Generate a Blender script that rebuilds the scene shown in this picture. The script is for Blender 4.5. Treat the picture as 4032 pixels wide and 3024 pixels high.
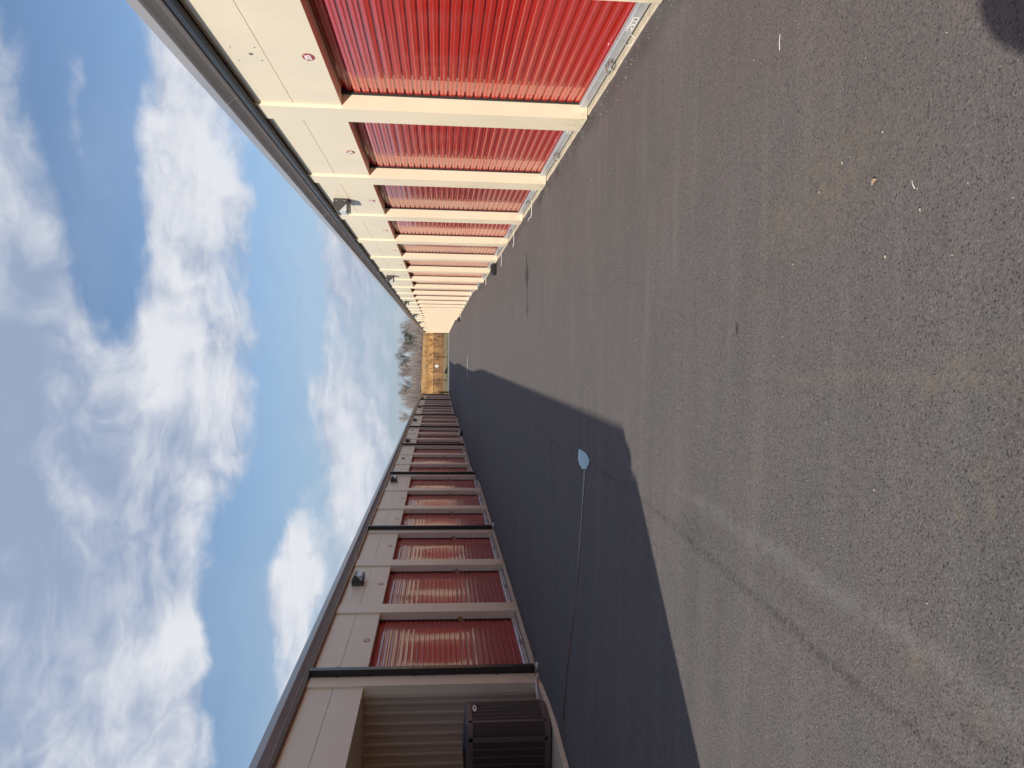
import bpy, bmesh, math, random
import numpy as np
from mathutils import Vector, Matrix, noise

for o in list(bpy.data.objects): bpy.data.objects.remove(o, do_unlink=True)
scene = bpy.context.scene
COL = scene.collection
random.seed(7); RNG = np.random.default_rng(7)
R = math.radians

# ------------------------------------------------------------------ camera
YAW, PITCH, ROLL, HC = -0.0386, 0.0910, -0.0121, 1.4193
cy, sy, cp, sp, cr, sr = math.cos(YAW), math.sin(YAW), math.cos(PITCH), math.sin(PITCH), math.cos(ROLL), math.sin(ROLL)
fw = Vector((sy*cp, cy*cp, -sp)); rt = Vector((cy, -sy, 0)); dn = fw.cross(rt)
rt2 = cr*rt + sr*dn; dn2 = -sr*rt + cr*dn
cam = bpy.data.cameras.new('camera'); cam_o = bpy.data.objects.new('camera', cam); COL.objects.link(cam_o)
M = Matrix((dn2, rt2, -fw)).transposed().to_4x4(); M.translation = Vector((0, 0, HC))
cam_o.matrix_world = M                      # the phone was held upright: picture-right is down
cam.sensor_fit = 'HORIZONTAL'; cam.sensor_width = 36; cam.lens = 36*3152.19/4032
cam.clip_start = .05; cam.clip_end = 6000
scene.camera = cam_o

# ------------------------------------------------------------------ sun, sky, exposure
SUN_AZ, SUN_EL = 41.0, 30.1                 # shadows run 41 deg right of the lane
sa, ca = math.sin(R(SUN_AZ)), math.cos(R(SUN_AZ))
sun = bpy.data.lights.new('sun', 'SUN'); sun.energy = 4.75; sun.angle = R(.55); sun.color = (1, .925, .80)
sun_o = bpy.data.objects.new('sun', sun); COL.objects.link(sun_o)
sun_o.rotation_euler = Vector((sa*math.cos(R(SUN_EL)), ca*math.cos(R(SUN_EL)), -math.sin(R(SUN_EL)))).to_track_quat('-Z', 'Y').to_euler()
sun_o.location = (-30, -34, 30)

scene.view_settings.view_transform = 'Standard'; scene.view_settings.look = 'None'
scene.view_settings.exposure = 0.08; scene.view_settings.gamma = 1
scene.view_settings.use_curve_mapping = False
scene.render.engine = 'CYCLES'
cyc = scene.cycles
cyc.max_bounces, cyc.diffuse_bounces, cyc.glossy_bounces, cyc.transmission_bounces = 6, 4, 3, 3
cyc.caustics_reflective = False; cyc.caustics_refractive = False
scene.render.resolution_x, scene.render.resolution_y = 1024, 768

world = bpy.data.worlds.new('World'); scene.world = world; world.use_nodes = True
world.cycles.sampling_method = 'MANUAL'; world.cycles.sample_map_resolution = 512
WN = world.node_tree; WN.nodes.clear()
class NG:
    """tiny helper for wiring nodes"""
    def __init__(s, tree): s.t = tree
    def n(s, typ, **kw):
        nd = s.t.nodes.new(typ)
        for k, v in kw.items(): setattr(nd, k, v)
        return nd
    def put(s, sock, v):
        if v is None: return
        if isinstance(v, bpy.types.NodeSocket): s.t.links.new(v, sock)
        else: sock.default_value = v
    def m(s, op, a, b=None, c=None, clamp=False):
        nd = s.n('ShaderNodeMath', operation=op, use_clamp=clamp)
        s.put(nd.inputs[0], a); s.put(nd.inputs[1], b); s.put(nd.inputs[2], c)
        return nd.outputs[0]
    def v(s, op, a, b=None):
        nd = s.n('ShaderNodeVectorMath', operation=op); s.put(nd.inputs[0], a); s.put(nd.inputs[1], b)
        return nd.outputs[0]
    def comb(s, x, y, z):
        nd = s.n('ShaderNodeCombineXYZ')
        for i, q in enumerate((x, y, z)): s.put(nd.inputs[i], q)
        return nd.outputs[0]
    def sep(s, v):
        nd = s.n('ShaderNodeSeparateXYZ'); s.put(nd.inputs[0], v); return nd.outputs
    def noise(s, vec, scale, detail=4, rough=.55, dist=0, color=False):
        nd = s.n('ShaderNodeTexNoise'); s.put(nd.inputs['Vector'], vec)
        nd.inputs['Scale'].default_value = scale; nd.inputs['Detail'].default_value = detail
        nd.inputs['Roughness'].default_value = rough; nd.inputs['Distortion'].default_value = dist
        return nd.outputs[1 if color else 0]
    def vor(s, vec, scale, feature='F1', out='Distance', rnd=1.0):
        nd = s.n('ShaderNodeTexVoronoi', feature=feature); s.put(nd.inputs['Vector'], vec)
        nd.inputs['Scale'].default_value = scale; nd.inputs['Randomness'].default_value = rnd
        return nd.outputs[out]
    def ss(s, x, a, b, lo=0., hi=1.):
        nd = s.n('ShaderNodeMapRange', interpolation_type='SMOOTHSTEP'); s.put(nd.inputs[0], x)
        for i, q in enumerate((a, b, lo, hi)): s.put(nd.inputs[i+1], q)
        return nd.outputs[0]
    def mix(s, f, a, b, blend='MIX'):
        nd = s.n('ShaderNodeMix', data_type='RGBA', blend_type=blend)
        s.put(nd.inputs['Factor'], f)
        for nm, q in (('A', a), ('B', b)):
            sk = [i for i in nd.inputs if i.name == nm and i.type == 'RGBA'][0]
            s.put(sk, q if not isinstance(q, tuple) or len(q) == 4 else (*q, 1))
        return [o for o in nd.outputs if o.type == 'RGBA'][0]

g = NG(WN)
out = g.n('ShaderNodeOutputWorld'); bg = g.n('ShaderNodeBackground'); WN.links.new(bg.outputs[0], out.inputs[0])
sky = g.n('ShaderNodeTexSky', sky_type='NISHITA', sun_disc=False)
sky.sun_elevation = R(SUN_EL); sky.sun_rotation = R(180+SUN_AZ)
sky.air_density = 1.0; sky.dust_density = .25; sky.ozone_density = 2.2; sky.altitude = 200
bg.inputs['Strength'].default_value = .118
dirv = g.n('ShaderNodeTexCoord').outputs['Generated']
dx, dy, dz = g.sep(dirv)
az = g.m('MULTIPLY', g.m('ARCTAN2', dx, dy), 57.2958)
el = g.m('MULTIPLY', g.m('ARCSINE', dz), 57.2958)
# the cloud deck: noise on a sheet overhead, so it flattens towards the horizon
inv = g.m('DIVIDE', 1.0, g.m('ADD', g.m('MAXIMUM', dz, 0.0), .30))
P = g.comb(g.m('MULTIPLY', dx, inv), g.m('MULTIPLY', dy, inv), 3.7)
warp = g.noise(P, 3.6, 3, .5, color=True)
Pw = g.v('ADD', P, g.v('MULTIPLY', g.v('SUBTRACT', warp, (.5, .5, .5)), (.26, .26, .0)))
wz = g.sep(g.v('SUBTRACT', g.noise(dirv, 7.0, 4, .6, color=True), (.5, .5, .5)))
azw = g.m('ADD', az, g.m('MULTIPLY', wz[0], 7.0)); elw = g.m('ADD', el, g.m('MULTIPLY', wz[1], 4.2))
n1 = g.noise(Pw, 2.5, 9, .57)
n2 = g.noise(g.v('ADD', Pw, (.034, .039, 0)), 2.5, 5, .57)       # the same deck a little towards the sun
AE = g.comb(azw, elw, 0.)
def blobs(lst):
    acc = None
    for (a, e, s1, s2, amp) in lst:
        nd = g.n('ShaderNodeVectorMath', operation='MULTIPLY_ADD'); g.put(nd.inputs[0], AE)
        nd.inputs[1].default_value = (1/s1, 1/s2, 0); nd.inputs[2].default_value = (-a/s1, -e/s2, 0)
        dt = g.n('ShaderNodeVectorMath', operation='DOT_PRODUCT'); g.put(dt.inputs[0], nd.outputs[0]); g.put(dt.inputs[1], nd.outputs[0])
        acc = g.m('MULTIPLY_ADD', g.m('POWER', .60653, dt.outputs['Value']), amp, 0. if acc is None else acc)
    return acc
bias = blobs([(-13, 27.5, 11, 3.6, .60), (-3, 28.8, 9, 2.2, .5), (17, 27.5, 6, 1.5, .30), (16, 22.4, 3.0, .55, .22),
              (15, 15.8, 7, 2.6, .36), (5, 17.3, 5, 2.0, .28), (-1.5, 18.2, 3.2, 2.0, .30), (-6, 16.6, 3.6, 2.2, .24),
              (2, 13.4, 8, 1.3, .16), (-11.5, 19.8, 4.5, 2.3, .32), (-19.6, 16.4, 1.9, 1.3, .30), (-24, 20.5, 5, 3, .34), (-6, 23, 6, 2.4, .30), (-9, 14.6, 5, 1.4, .14),
              (-26, 15.6, 2.2, 1.2, .2), (3.5, 6.3, 7, 1.5, .26), (-8, 6.2, 4, 1.4, .34), (-15.5, 9.7, 4.8, 1.2, .48),
              (13, 21.0, 4.5, 1.5, -.34), (4.7, 21.8, 3.4, 1.6, -.32), (19.5, 20.0, 2.0, 1.0, -.2), (-1, 10.2, 9, 1.2, -.30), (8, 10.0, 5, 1.1, -.18),
              (-21.5, 12.6, 4, 1.5, -.34), (-13.5, 13.2, 4, 1.6, -.30), (-3, 3.6, 9, .8, -.1)])
dens = g.m('ADD', n1, bias)
mask = g.ss(dens, .46, .76)
lit = g.m('ADD', g.m('MULTIPLY', g.m('SUBTRACT', n1, n2), g.ss(el, 1., 15., 1.0, 3.0)), .50)
lit = g.m('ADD', lit, blobs([(13, 14.6, 4, 1.3, .30), (-1.6, 18.6, 2.2, 1.3, .42), (-19.6, 16.4, 2, 1.2, .45), (-8.5, 6.1, 3, .9, .32),
                             (-15, 9.5, 4.5, 1.0, .40), (5, 17, 5, 1.6, .12), (-10, 26.5, 13, 3.5, -.42), (4, 6.2, 6, 1.4, -.10), (-12, 19.5, 4, 2, -.10)]))
lit = g.ss(lit, .05, .95)
cloud = g.mix(lit, (2.55, 3.2, 4.5, 1), (6.3, 6.45, 6.85, 1))
hz = g.ss(el, 0., 16., .85, 0.)             # thin bright air low down
thin = g.ss(n2, .40, .68, 0., .16)
m2 = g.m('MAXIMUM', mask, thin)
base = g.mix(hz, sky.outputs[0], (2.25, 2.80, 3.75, 1))
skyc = g.mix(m2, base, cloud)
WN.links.new(skyc, bg.inputs['Color'])

# ------------------------------------------------------------------ mesh helpers
WPOS = {}
def link(o, parent=None, at=(0, 0, 0)):
    COL.objects.link(o); at = Vector(at)
    WPOS[o.name] = at
    if parent is not None:
        o.parent = parent; o.location = at - WPOS[parent.name]
    else: o.location = at
    return o
def tag(o, label=None, cat=None, group=None, kind=None):
    for k, v in (('label', label), ('category', cat), ('group', group), ('kind', kind)):
        if v: o[k] = v
    return o
def empty(name, at, label, cat, group=None):
    o = bpy.data.objects.new(name, None); o.empty_display_size = .2
    return tag(link(o, None, at), label, cat, group)
class MB:
    def __init__(s): s.v = []; s.f = []
    def add(s, vs, fs):
        b = len(s.v); s.v += [tuple(q) for q in vs]; s.f += [tuple(b+i for i in q) for q in fs]; return s
    def box(s, x0, x1, y0, y1, z0, z1):
        x0, x1 = min(x0, x1), max(x0, x1)
        return s.add([(x0,y0,z0),(x1,y0,z0),(x1,y1,z0),(x0,y1,z0),(x0,y0,z1),(x1,y0,z1),(x1,y1,z1),(x0,y1,z1)],
                     [(0,3,2,1),(4,5,6,7),(0,1,5,4),(1,2,6,5),(2,3,7,6),(3,0,4,7)])
    def prism(s, prof, y0, y1, caps=True):             # closed (x,z) profile run along Y
        n = len(prof)
        vs = [(x, y0, z) for x, z in prof]+[(x, y1, z) for x, z in prof]
        fs = [(i, (i+1) % n, n+(i+1) % n, n+i) for i in range(n)]
        if caps: fs += [tuple(range(n))[::-1], tuple(range(n, 2*n))]
        return s.add(vs, fs)
    def tube(s, pts, r, n=6, r2=None):
        pts = [Vector(q) for q in pts]; k = len(pts); vs = []; fs = []
        for i, q in enumerate(pts):
            t = (pts[min(i+1, k-1)]-pts[max(i-1, 0)]).normalized()
            a = t.orthogonal().normalized() if i == 0 else (a - t*a.dot(t)).normalized()
            b = t.cross(a); rr = r if r2 is None else r+(r2-r)*i/(k-1)
            vs += [q+rr*(a*math.cos(6.28318*j/n)+b*math.sin(6.28318*j/n)) for j in range(n)]
        for i in range(k-1):
            for j in range(n): fs.append((i*n+j, i*n+(j+1) % n, (i+1)*n+(j+1) % n, (i+1)*n+j))
        fs += [tuple(range(n))[::-1], tuple((k-1)*n+j for j in range(n))]
        return s.add(vs, fs)
    def disc(s, c, ax, r1, r2, th, n=24):               # oval plate, ax = (u, v, normal)
        u, v, w = [Vector(q) for q in ax]; c = Vector(c); vs = []
        for h in (0, th): vs += [c+w*h+u*r1*math.cos(6.28318*i/n)+v*r2*math.sin(6.28318*i/n) for i in range(n)]
        fs = [(i, (i+1) % n, n+(i+1) % n, n+i) for i in range(n)]+[tuple(range(n))[::-1], tuple(range(n, 2*n))]
        return s.add(vs, fs)
    def mesh(s, name, mat, smooth=False, bevel=0, recalc=True):
        me = bpy.data.meshes.new(name); me.from_pydata(s.v, [], s.f)
        if recalc or bevel:
            bm = bmesh.new(); bm.from_mesh(me)
            bmesh.ops.recalc_face_normals(bm, faces=bm.faces)
            if bevel: bmesh.ops.bevel(bm, geom=[e for e in bm.edges if e.is_manifold and e.calc_face_angle(0) > .5], offset=bevel, segments=2, affect='EDGES', profile=.5)
            bm.to_mesh(me); bm.free()
        me.materials.append(mat)
        if smooth: me.polygons.foreach_set('use_smooth', [True]*len(me.polygons))
        return me
    def obj(s, name, mat, parent=None, at=(0, 0, 0), **kw):
        return link(bpy.data.objects.new(name, s.mesh(name, mat, **kw)), parent, at)
def inst(name, me, parent=None, at=(0, 0, 0)): return link(bpy.data.objects.new(name, me), parent, at)
ORD = 'first second third fourth fifth sixth seventh eighth ninth tenth eleventh twelfth thirteenth fourteenth'.split()

# ------------------------------------------------------------------ materials
def mat(name, col, rough=.6, metal=0., spec=.5, coat=0., coat_r=.1, var=0., vscale=3., bump=0., bscale=60., dirt=None):
    m = bpy.data.materials.new(name); m.use_nodes = True; t = m.node_tree; g = NG(t)
    b = t.nodes['Principled BSDF']
    b.inputs['Roughness'].default_value = rough; b.inputs['Metallic'].default_value = metal
    b.inputs['Specular IOR Level'].default_value = spec; b.inputs['Coat Weight'].default_value = coat; b.inputs['Coat Roughness'].default_value = coat_r
    c = (*col, 1)
    geo = g.n('ShaderNodeNewGeometry').outputs['Position']
    if var:
        nn = g.noise(geo, vscale, 6, .6)
        c = g.mix(g.ss(nn, .3, .7), tuple(q*(1-var) for q in col), tuple(min(1, q*(1+var)) for q in col))
        t.links.new(g.ss(nn, .3, .7, rough*.88, min(1, rough*1.12)), b.inputs['Roughness'])
    if dirt:
        dcol, dsc, lo, hi = dirt
        c = g.mix(g.ss(g.noise(geo, dsc, 8, .65), lo, hi), c, dcol)
    g.put(b.inputs['Base Color'], c)
    if bump:
        bp = g.n('ShaderNodeBump'); bp.inputs['Strength'].default_value = bump; bp.inputs['Distance'].default_value = .01
        t.links.new(g.noise(geo, bscale, 5, .6), bp.inputs['Height']); t.links.new(bp.outputs[0], b.inputs['Normal'])
    return m
CREAM = mat('cream_steel', (.82, .72, .54), .42, spec=.4, var=.025, vscale=1.3, bump=.03, bscale=9)
RED = mat('red_door_paint', (.46, .0155, .0065), .36, spec=.25, coat=.85, coat_r=.03, var=.04, vscale=1.6)
_t = RED.node_tree; RED.node_tree.nodes['Principled BSDF'].inputs['Coat IOR'].default_value = 1.75
_g = NG(_t); _bs = _t.nodes['Principled BSDF']; _src = _bs.inputs['Base Color'].links[0].from_socket
_hs = _g.n('ShaderNodeHueSaturation'); _t.links.new(_src, _hs.inputs['Color'])                 # no two doors fade alike
_t.links.new(_g.ss(_g.n('ShaderNodeObjectInfo').outputs['Random'], 0, 1, .86, 1.10), _hs.inputs['Value']); _t.links.new(_hs.outputs[0], _bs.inputs['Base Color'])
_t = CREAM.node_tree; _g = NG(_t); _bs = _t.nodes['Principled BSDF']; _src = _bs.inputs['Base Color'].links[0].from_socket
_p = _g.n('ShaderNodeNewGeometry').outputs['Position']; _z = _g.sep(_p)[2]                        # rain splash near the ground
_f = _g.m('MULTIPLY', _g.ss(_z, .42, .0, 0, .5), _g.ss(_g.noise(_p, 9, 7, .65), .40, .70))
_sc = _g.m('MULTIPLY', _g.ss(_g.noise(_g.v('MULTIPLY', _p, (6, 6, .7)), 1.6, 6, .6), .60, .80), .10)
_t.links.new(_g.mix(_g.m('MAXIMUM', _f, _sc), _src, (.40, .31, .21)), _bs.inputs['Base Color'])
BRONZE = mat('bronze_gutter', (.300, .285, .285), .34, spec=.6, coat=.55, coat_r=.12, var=.06, vscale=.8)
DARKB = mat('dark_bronze', (.011, .0095, .0105), .30, spec=.55, var=.1)
TRIM = mat('brown_trim', (.060, .042, .034), .5)
GALV = mat('galvanised_bar', (.52, .54, .55), .36, metal=.35, var=.08, vscale=9)
STEEL = mat('zinc_steel', (.62, .63, .63), .25, metal=.9)
RUBBER = mat('black_rubber', (.018, .016, .016), .7)
CONC = mat('painted_concrete_slab', (.62, .535, .395), .8, var=.08, vscale=7, bump=.25, bscale=45, dirt=((.38, .32, .23, 1), 5, .56, .80))
CONCG = mat('grey_concrete', (.36, .35, .33), .85, var=.1, vscale=4, bump=.25, bscale=30)
PLQ = mat('red_plaque', (.34, .012, .014), .35)
WHITE = mat('white_paint', (.82, .80, .78), .45)
LABEL = mat('label_paper', (.78, .77, .72), .6)
GREYINK = mat('grey_ink', (.22, .22, .21), .7)
LIGHTB = mat('bronze_light_housing', (.060, .056, .053), .38, spec=.5, var=.06, vscale=8)
BLACKP = mat('black_plastic', (.016, .016, .018), .38, spec=.5)
PVC = mat('white_pvc', (.66, .66, .66), .4, dirt=((.4, .36, .3, 1), 20, .55, .8))
BRASS = mat('brass_lock', (.50, .27, .055), .34, metal=.75, var=.15, vscale=60)
ROOFM = mat('roof_steel', (.34, .34, .34), .5)
HVACM = mat('condenser_brown_steel', (.108, .088, .084), .5, var=.05)
HVACD = mat('condenser_coil_dark', (.012, .011, .012), .7)
CORD = mat('white_cord', (.80, .78, .70), .7)
STONE = mat('pale_stone', (.42, .37, .30), .8, var=.2, vscale=90)
LEAFM = mat('dry_leaf', (.36, .26, .18), .75, var=.2, vscale=60)
FENCEM = mat('black_fence', (.012, .011, .010), .5)
OLIVE = mat('olive_yellow_post', (.20, .16, .022), .55)
LENS = bpy.data.materials.new('prismatic_lens'); LENS.use_nodes = True
_b = LENS.node_tree.nodes['Principled BSDF']; _b.inputs['Base Color'].default_value = (.78, .79, .82, 1); _b.inputs['Roughness'].default_value = .22
_b.inputs['Transmission Weight'].default_value = .35; _b.inputs['IOR'].default_value = 1.45

# ------------------------------------------------------------------ measured dimensions (metres)
BAY = 3.048
XR, XL = 2.304, -4.482                   # faces of the posts, right and left building
YR0, YL0 = 7.847, 13.734                 # near edge of post 0
WPR, WPL = .433, .463                    # post widths
HD, DREC = .028, .135                    # header set back, jamb depth
def zR(b): return 0. if b < 7 else (.153 if b < 16 else .305)        # slab of the bay that starts at post b
def zL(b): return .030 if b < 5 else (.172 if b < 14 else .319)
def sst(x, a, b): t = min(1, max(0, (x-a)/(b-a))); return t*t*(3-2*t)
def zroad(y): return -.014 + .155*sst(y, 26.5, 32) + .155*sst(y, 54, 60)

# ------------------------------------------------------------------ ground
def asphalt():
    m = bpy.data.materials.new('asphalt'); m.use_nodes = True; t = m.node_tree; g = NG(t); b = t.nodes['Principled BSDF']
    p = g.n('ShaderNodeNewGeometry').outputs['Position']
    def at(n): nd = g.n('ShaderNodeAttribute', attribute_name=n); return nd.outputs['Fac']
    fine = g.noise(p, 95, 5, .7); grit = g.vor(p, 190, out='Color'); gritv = g.sep(grit)[0]
    mot = g.noise(p, 1.1, 7, .62); mot2 = g.noise(p, 3.3, 5, .6)
    c = g.mix(g.ss(mot, .34, .66), (.158, .150, .143), (.178, .158, .154))
    c = g.mix(g.ss(mot2, .45, .75, 0, .5), c, (.148, .150, .145))
    st = g.noise(g.v('MULTIPLY', p, (.35, 3.2, 1)), 1.4, 6, .6)                      # wash marks across the lane
    c = g.mix(g.ss(st, .50, .74, 0, .52), c, (.225, .210, .198))
    c = g.mix(g.ss(st, .48, .24, 0, .55), c, (.125, .116, .114))
    c = g.mix(g.ss(fine, .28, .72, 0, 1), g.mix(.34, c, (.035, .032, .032)), g.mix(.10, c, (.36, .34, .32)))
    c = g.mix(g.ss(gritv, 0., .15, .70, 0), c, (.022, .021, .022))
    c = g.mix(g.ss(gritv, .90, 1.0, 0, .40), c, (.33, .31, .28))
    spk = g.vor(p, 34, out='Distance'); spc = g.sep(g.vor(p, 34, out='Color'))[1]
    c = g.mix(g.m('MULTIPLY', g.ss(spk, .10, .05), g.ss(spc, .955, .97)), c, (.75, .70, .62))     # quartz chips
    dust = at('dust'); dn_ = g.m('MULTIPLY', dust, g.ss(g.noise(p, 26, 6, .7), .36, .62))
    c = g.mix(g.m('MULTIPLY', dn_, .50), c, (.27, .215, .14))
    tr_ = g.m('MULTIPLY', at('trail'), g.ss(g.noise(p, 12, 6, .65), .30, .62)); c = g.mix(g.m('MULTIPLY', tr_, .34), c, (.30, .29, .27))
    jn = g.m('MULTIPLY', at('joint'), g.ss(g.noise(p, 42, 5, .7), .42, .60)); c = g.mix(g.m('MULTIPLY', jn, .62), c, (.022, .019, .017))
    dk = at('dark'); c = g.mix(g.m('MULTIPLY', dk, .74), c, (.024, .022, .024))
    g.put(b.inputs['Base Color'], c)
    wet = at('wet'); c2 = g.mix(g.m('MULTIPLY', wet, .6), c, (.02, .02, .022)); g.put(b.inputs['Base Color'], c2)
    g.put(b.inputs['Roughness'], g.ss(wet, 0, 1, .82, .22)); b.inputs['Specular IOR Level'].default_value = .12
    h = g.m('ADD', g.m('MULTIPLY', fine, .6), g.m('MULTIPLY', g.vor(p, 120), .8)); h = g.m('SUBTRACT', h, g.m('MULTIPLY', jn, 1.6))
    bp = g.n('ShaderNodeBump'); bp.inputs['Strength'].default_value = .34; bp.inputs['Distance'].default_value = .005
    t.links.new(h, bp.inputs['Height']); t.links.new(bp.outputs[0], b.inputs['Normal'])
    return m
ASPH = asphalt()
def fbm2(x, y, s, seed=0, oct=4):
    """value noise on arrays"""
    tot = np.zeros_like(x); amp = 1; nrm = 0
    for o in range(oct):
        xs, ys = x*s, y*s; xi, yi = np.floor(xs).astype(int), np.floor(ys).astype(int); fx, fy = xs-xi, ys-yi
        h = lambda a, b: (np.sin(a*127.1+b*311.7+seed*74.7+o*13.3)*43758.5453) % 1.0
        ux, uy = fx*fx*(3-2*fx), fy*fy*(3-2*fy)
        tot += amp*((h(xi, yi)*(1-ux)+h(xi+1, yi)*ux)*(1-uy)+(h(xi, yi+1)*(1-ux)+h(xi+1, yi+1)*ux)*uy)
        nrm += amp; amp *= .5; s *= 2
    return tot/nrm
def seg(x, y, pts):
    d = np.full(x.shape, 1e9)
    for (a, b), (c, e) in zip(pts[:-1], pts[1:]):
        vx, vy = c-a, e-b; t = np.clip(((x-a)*vx+(y-b)*vy)/(vx*vx+vy*vy), 0, 1)
        d = np.minimum(d, np.hypot(x-a-t*vx, y-b-t*vy))
    return d
ys = [-14, -10, -6, -3, -1, 0, .8, 1.3]
while ys[-1] < 9.2: ys.append(ys[-1]+.026)
while ys[-1] < 97.0: ys.append(ys[-1]+max(.03, (ys[-1]-7)*.012))
ys[-1] = 97.0
xs = np.concatenate([[-4.75], np.arange(-4.56, 2.36, .03), [2.5]]); ys = np.array(ys)
GX, GY = np.meshgrid(xs, ys)
GZ = np.vectorize(zroad)(GY) + .006*(fbm2(GX, GY, .7, 3)-.5)
GX2 = GX
def grid_mesh(name, X, Y, Z, material, attrs={}, smooth=True):
    ny, nx = X.shape; me = bpy.data.meshes.new(name)
    idx = np.arange(nx*ny).reshape(ny, nx)
    q = np.stack([idx[:-1, :-1], idx[:-1, 1:], idx[1:, 1:], idx[1:, :-1]], -1).reshape(-1, 4)
    me.vertices.add(nx*ny); me.vertices.foreach_set('co', np.stack([X, Y, Z], -1).ravel().astype('f'))
    me.loops.add(q.size); me.loops.foreach_set('vertex_index', q.ravel().astype('i'))
    me.polygons.add(len(q)); me.polygons.foreach_set('loop_start', np.arange(0, q.size, 4).astype('i'))
    me.update(calc_edges=True)
    if smooth: me.polygons.foreach_set('use_smooth', np.ones(len(q), bool))
    for k, a in attrs.items():
        at = me.attributes.new(k, 'FLOAT', 'POINT'); at.data.foreach_set('value', a.ravel().astype('f'))
    me.materials.append(material); me.validate(); return me
x, y = GX, GY
wob = .05*(fbm2(x, y, 2.2, 11)-.5)
jd = np.minimum(np.abs(x+1.06+.05*np.sin(y*.8)+wob), np.where(y < 5, np.abs(x+.98+.04*np.sin(y*1.3)+wob), 9))
jw = fbm2(x, y, 1.1, 2); jd1 = np.abs(x+1.06+.05*np.sin(y*.8)+wob); jd2 = np.abs(x+.98+.04*np.sin(y*1.3)+wob)
joint = np.clip(1-jd1/(.018+.045*jw*(y < 5)), 0, 1)*np.where(y < 5, .45+.9*fbm2(x, y, 2.3, 14), .75)
joint = np.maximum(joint, np.clip(1-jd2/(.015+.05*fbm2(x, y, .9, 15)), 0, 1)*(y < 4.6)*1.3*np.clip(fbm2(x, y, 1.6, 16)-.25, 0, 1))
joint = np.maximum(joint, .35*np.clip(1-seg(x, y, [(.7, 8.8), (.55, 7.2), (.62, 6.4), (.5, 5.6)])/.02, 0, 1))
trail = np.clip(1-np.abs(x+.83+.04*np.sin(y)+wob*2.2)/(.02+.06*fbm2(x, y, 1.7, 19)), 0, 1)*(y < 5.2)*np.clip((5.2-y)/1.2, 0, 1)
trail = np.maximum(trail, .6*np.clip(1-seg(x, y, [(-1.2, 3.35), (-1.25, 3.2)])/.04, 0, 1))
def blob(cx, cy_, rx, ry, rot=0):
    c_, s_ = math.cos(rot), math.sin(rot); u = ((x-cx)*c_+(y-cy_)*s_)/rx; v = (-(x-cx)*s_+(y-cy_)*c_)/ry
    return np.exp(-(u*u+v*v)*1.3)
dust = np.clip(1-seg(x, y, [(-.10, 3.25), (-.07, 2.78), (-.06, 2.47), (-.05, 2.12), (-.08, 1.8)])/(.015+.03*fbm2(x, y, 5, 4)), 0, 1)*.75
dust = np.maximum(dust, .8*np.clip(1-seg(x, y, [(-.10, 2.24), (-.02, 2.12), (.02, 1.8)])/.035, 0, 1))
for q in [(.58, 3.3, .10, .22, .6), (.7, 3.0, .09, .16, .5), (.76, 2.7, .08, .2, 0), (.62, 2.9, .2, .5, .2), (-.5, 3.47, .014, .10, 0), (-.29, 1.99, .022, .04, .5),
          (-.42, 2.08, .03, .025, 0), (-.385, 1.95, .05, .025, .4), (-1.2, 3.37, .02, .04, 0), (-.92, 3.67, .018, .06, 0), (-.95, 1.95, .05, .05, 0), (-.9, 2.25, .05, .08, 0), (.28, 3.5, .02, .05, 0), (.2, 3.1, .01, .03, 0)]:
    dust = np.maximum(dust, blob(*q)*(.9 if q[2] < .06 else .62))
dark = np.zeros_like(x)
wd = .010+.045*np.exp(-((x-1.3)/.16)**2)+.02*np.exp(-((x-.72)/.05)**2)
dark = np.maximum(dark, np.clip(1-seg(x, y, [(1.66, 13.43), (1.25, 13.25), (.62, 13.12)])/(wd*4.5), 0, 1)**.35)
dark = np.maximum(dark, (blob(.13, 3.765, .042, .020) > .42)*1.)
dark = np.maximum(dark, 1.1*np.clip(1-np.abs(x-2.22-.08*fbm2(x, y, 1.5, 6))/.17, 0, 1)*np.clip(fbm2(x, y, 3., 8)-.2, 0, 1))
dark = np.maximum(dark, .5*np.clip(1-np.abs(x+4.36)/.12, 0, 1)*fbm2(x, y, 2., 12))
dark = np.maximum(dark, .7*np.clip(1-seg(x, y, [(.3, 21.6), (-.25, 21.3)])/.05, 0, 1))
wet = np.maximum(np.clip(1-seg(x, y, [(-1.1, 7.72), (-1.49, 7.8), (-1.92, 7.9), (-2.56, 8.12), (-3.42, 8.52), (-4.14, 8.76), (-4.5, 8.68)])/.062, 0, 1)**.6,
                 .35*np.clip(1-seg(x, y, [(-1.3, 9.98), (-2.9, 9.38)])/.12, 0, 1))
road = link(bpy.data.objects.new('driveway', grid_mesh('driveway', GX2, GY, GZ, ASPH, dict(joint=joint, trail=trail, dust=dust, dark=dark, wet=wet))))
tag(road, 'dark grey asphalt lane between the two storage rows', kind='structure')
b = MB(); b.add([(-40, -40, -.035), (30, -40, -.035), (30, 1.5, -.035), (-40, 1.5, -.035)], [(0, 1, 2, 3)])
b.add([(-40, 1.5, -.035), (-4.4, 1.5, -.035), (-4.4, 8, -.035), (-40, 8, -.035)], [(0, 1, 2, 3)])
tag(b.obj('pavement', ASPH, recalc=False), kind='structure')

SOIL = mat('sandy_soil', (.30, .20, .105), .9, var=.2, vscale=.9, bump=.4, bscale=6, dirt=((.16, .16, .06, 1), .35, .48, .62))
b = MB(); b.add([(-3000, -3000, -.12), (3000, -3000, -.12), (3000, 97.4, -.12), (-3000, 97.4, -.12)], [(0, 1, 2, 3)])
tag(b.obj('ground', SOIL, recalc=False), kind='structure')

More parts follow.
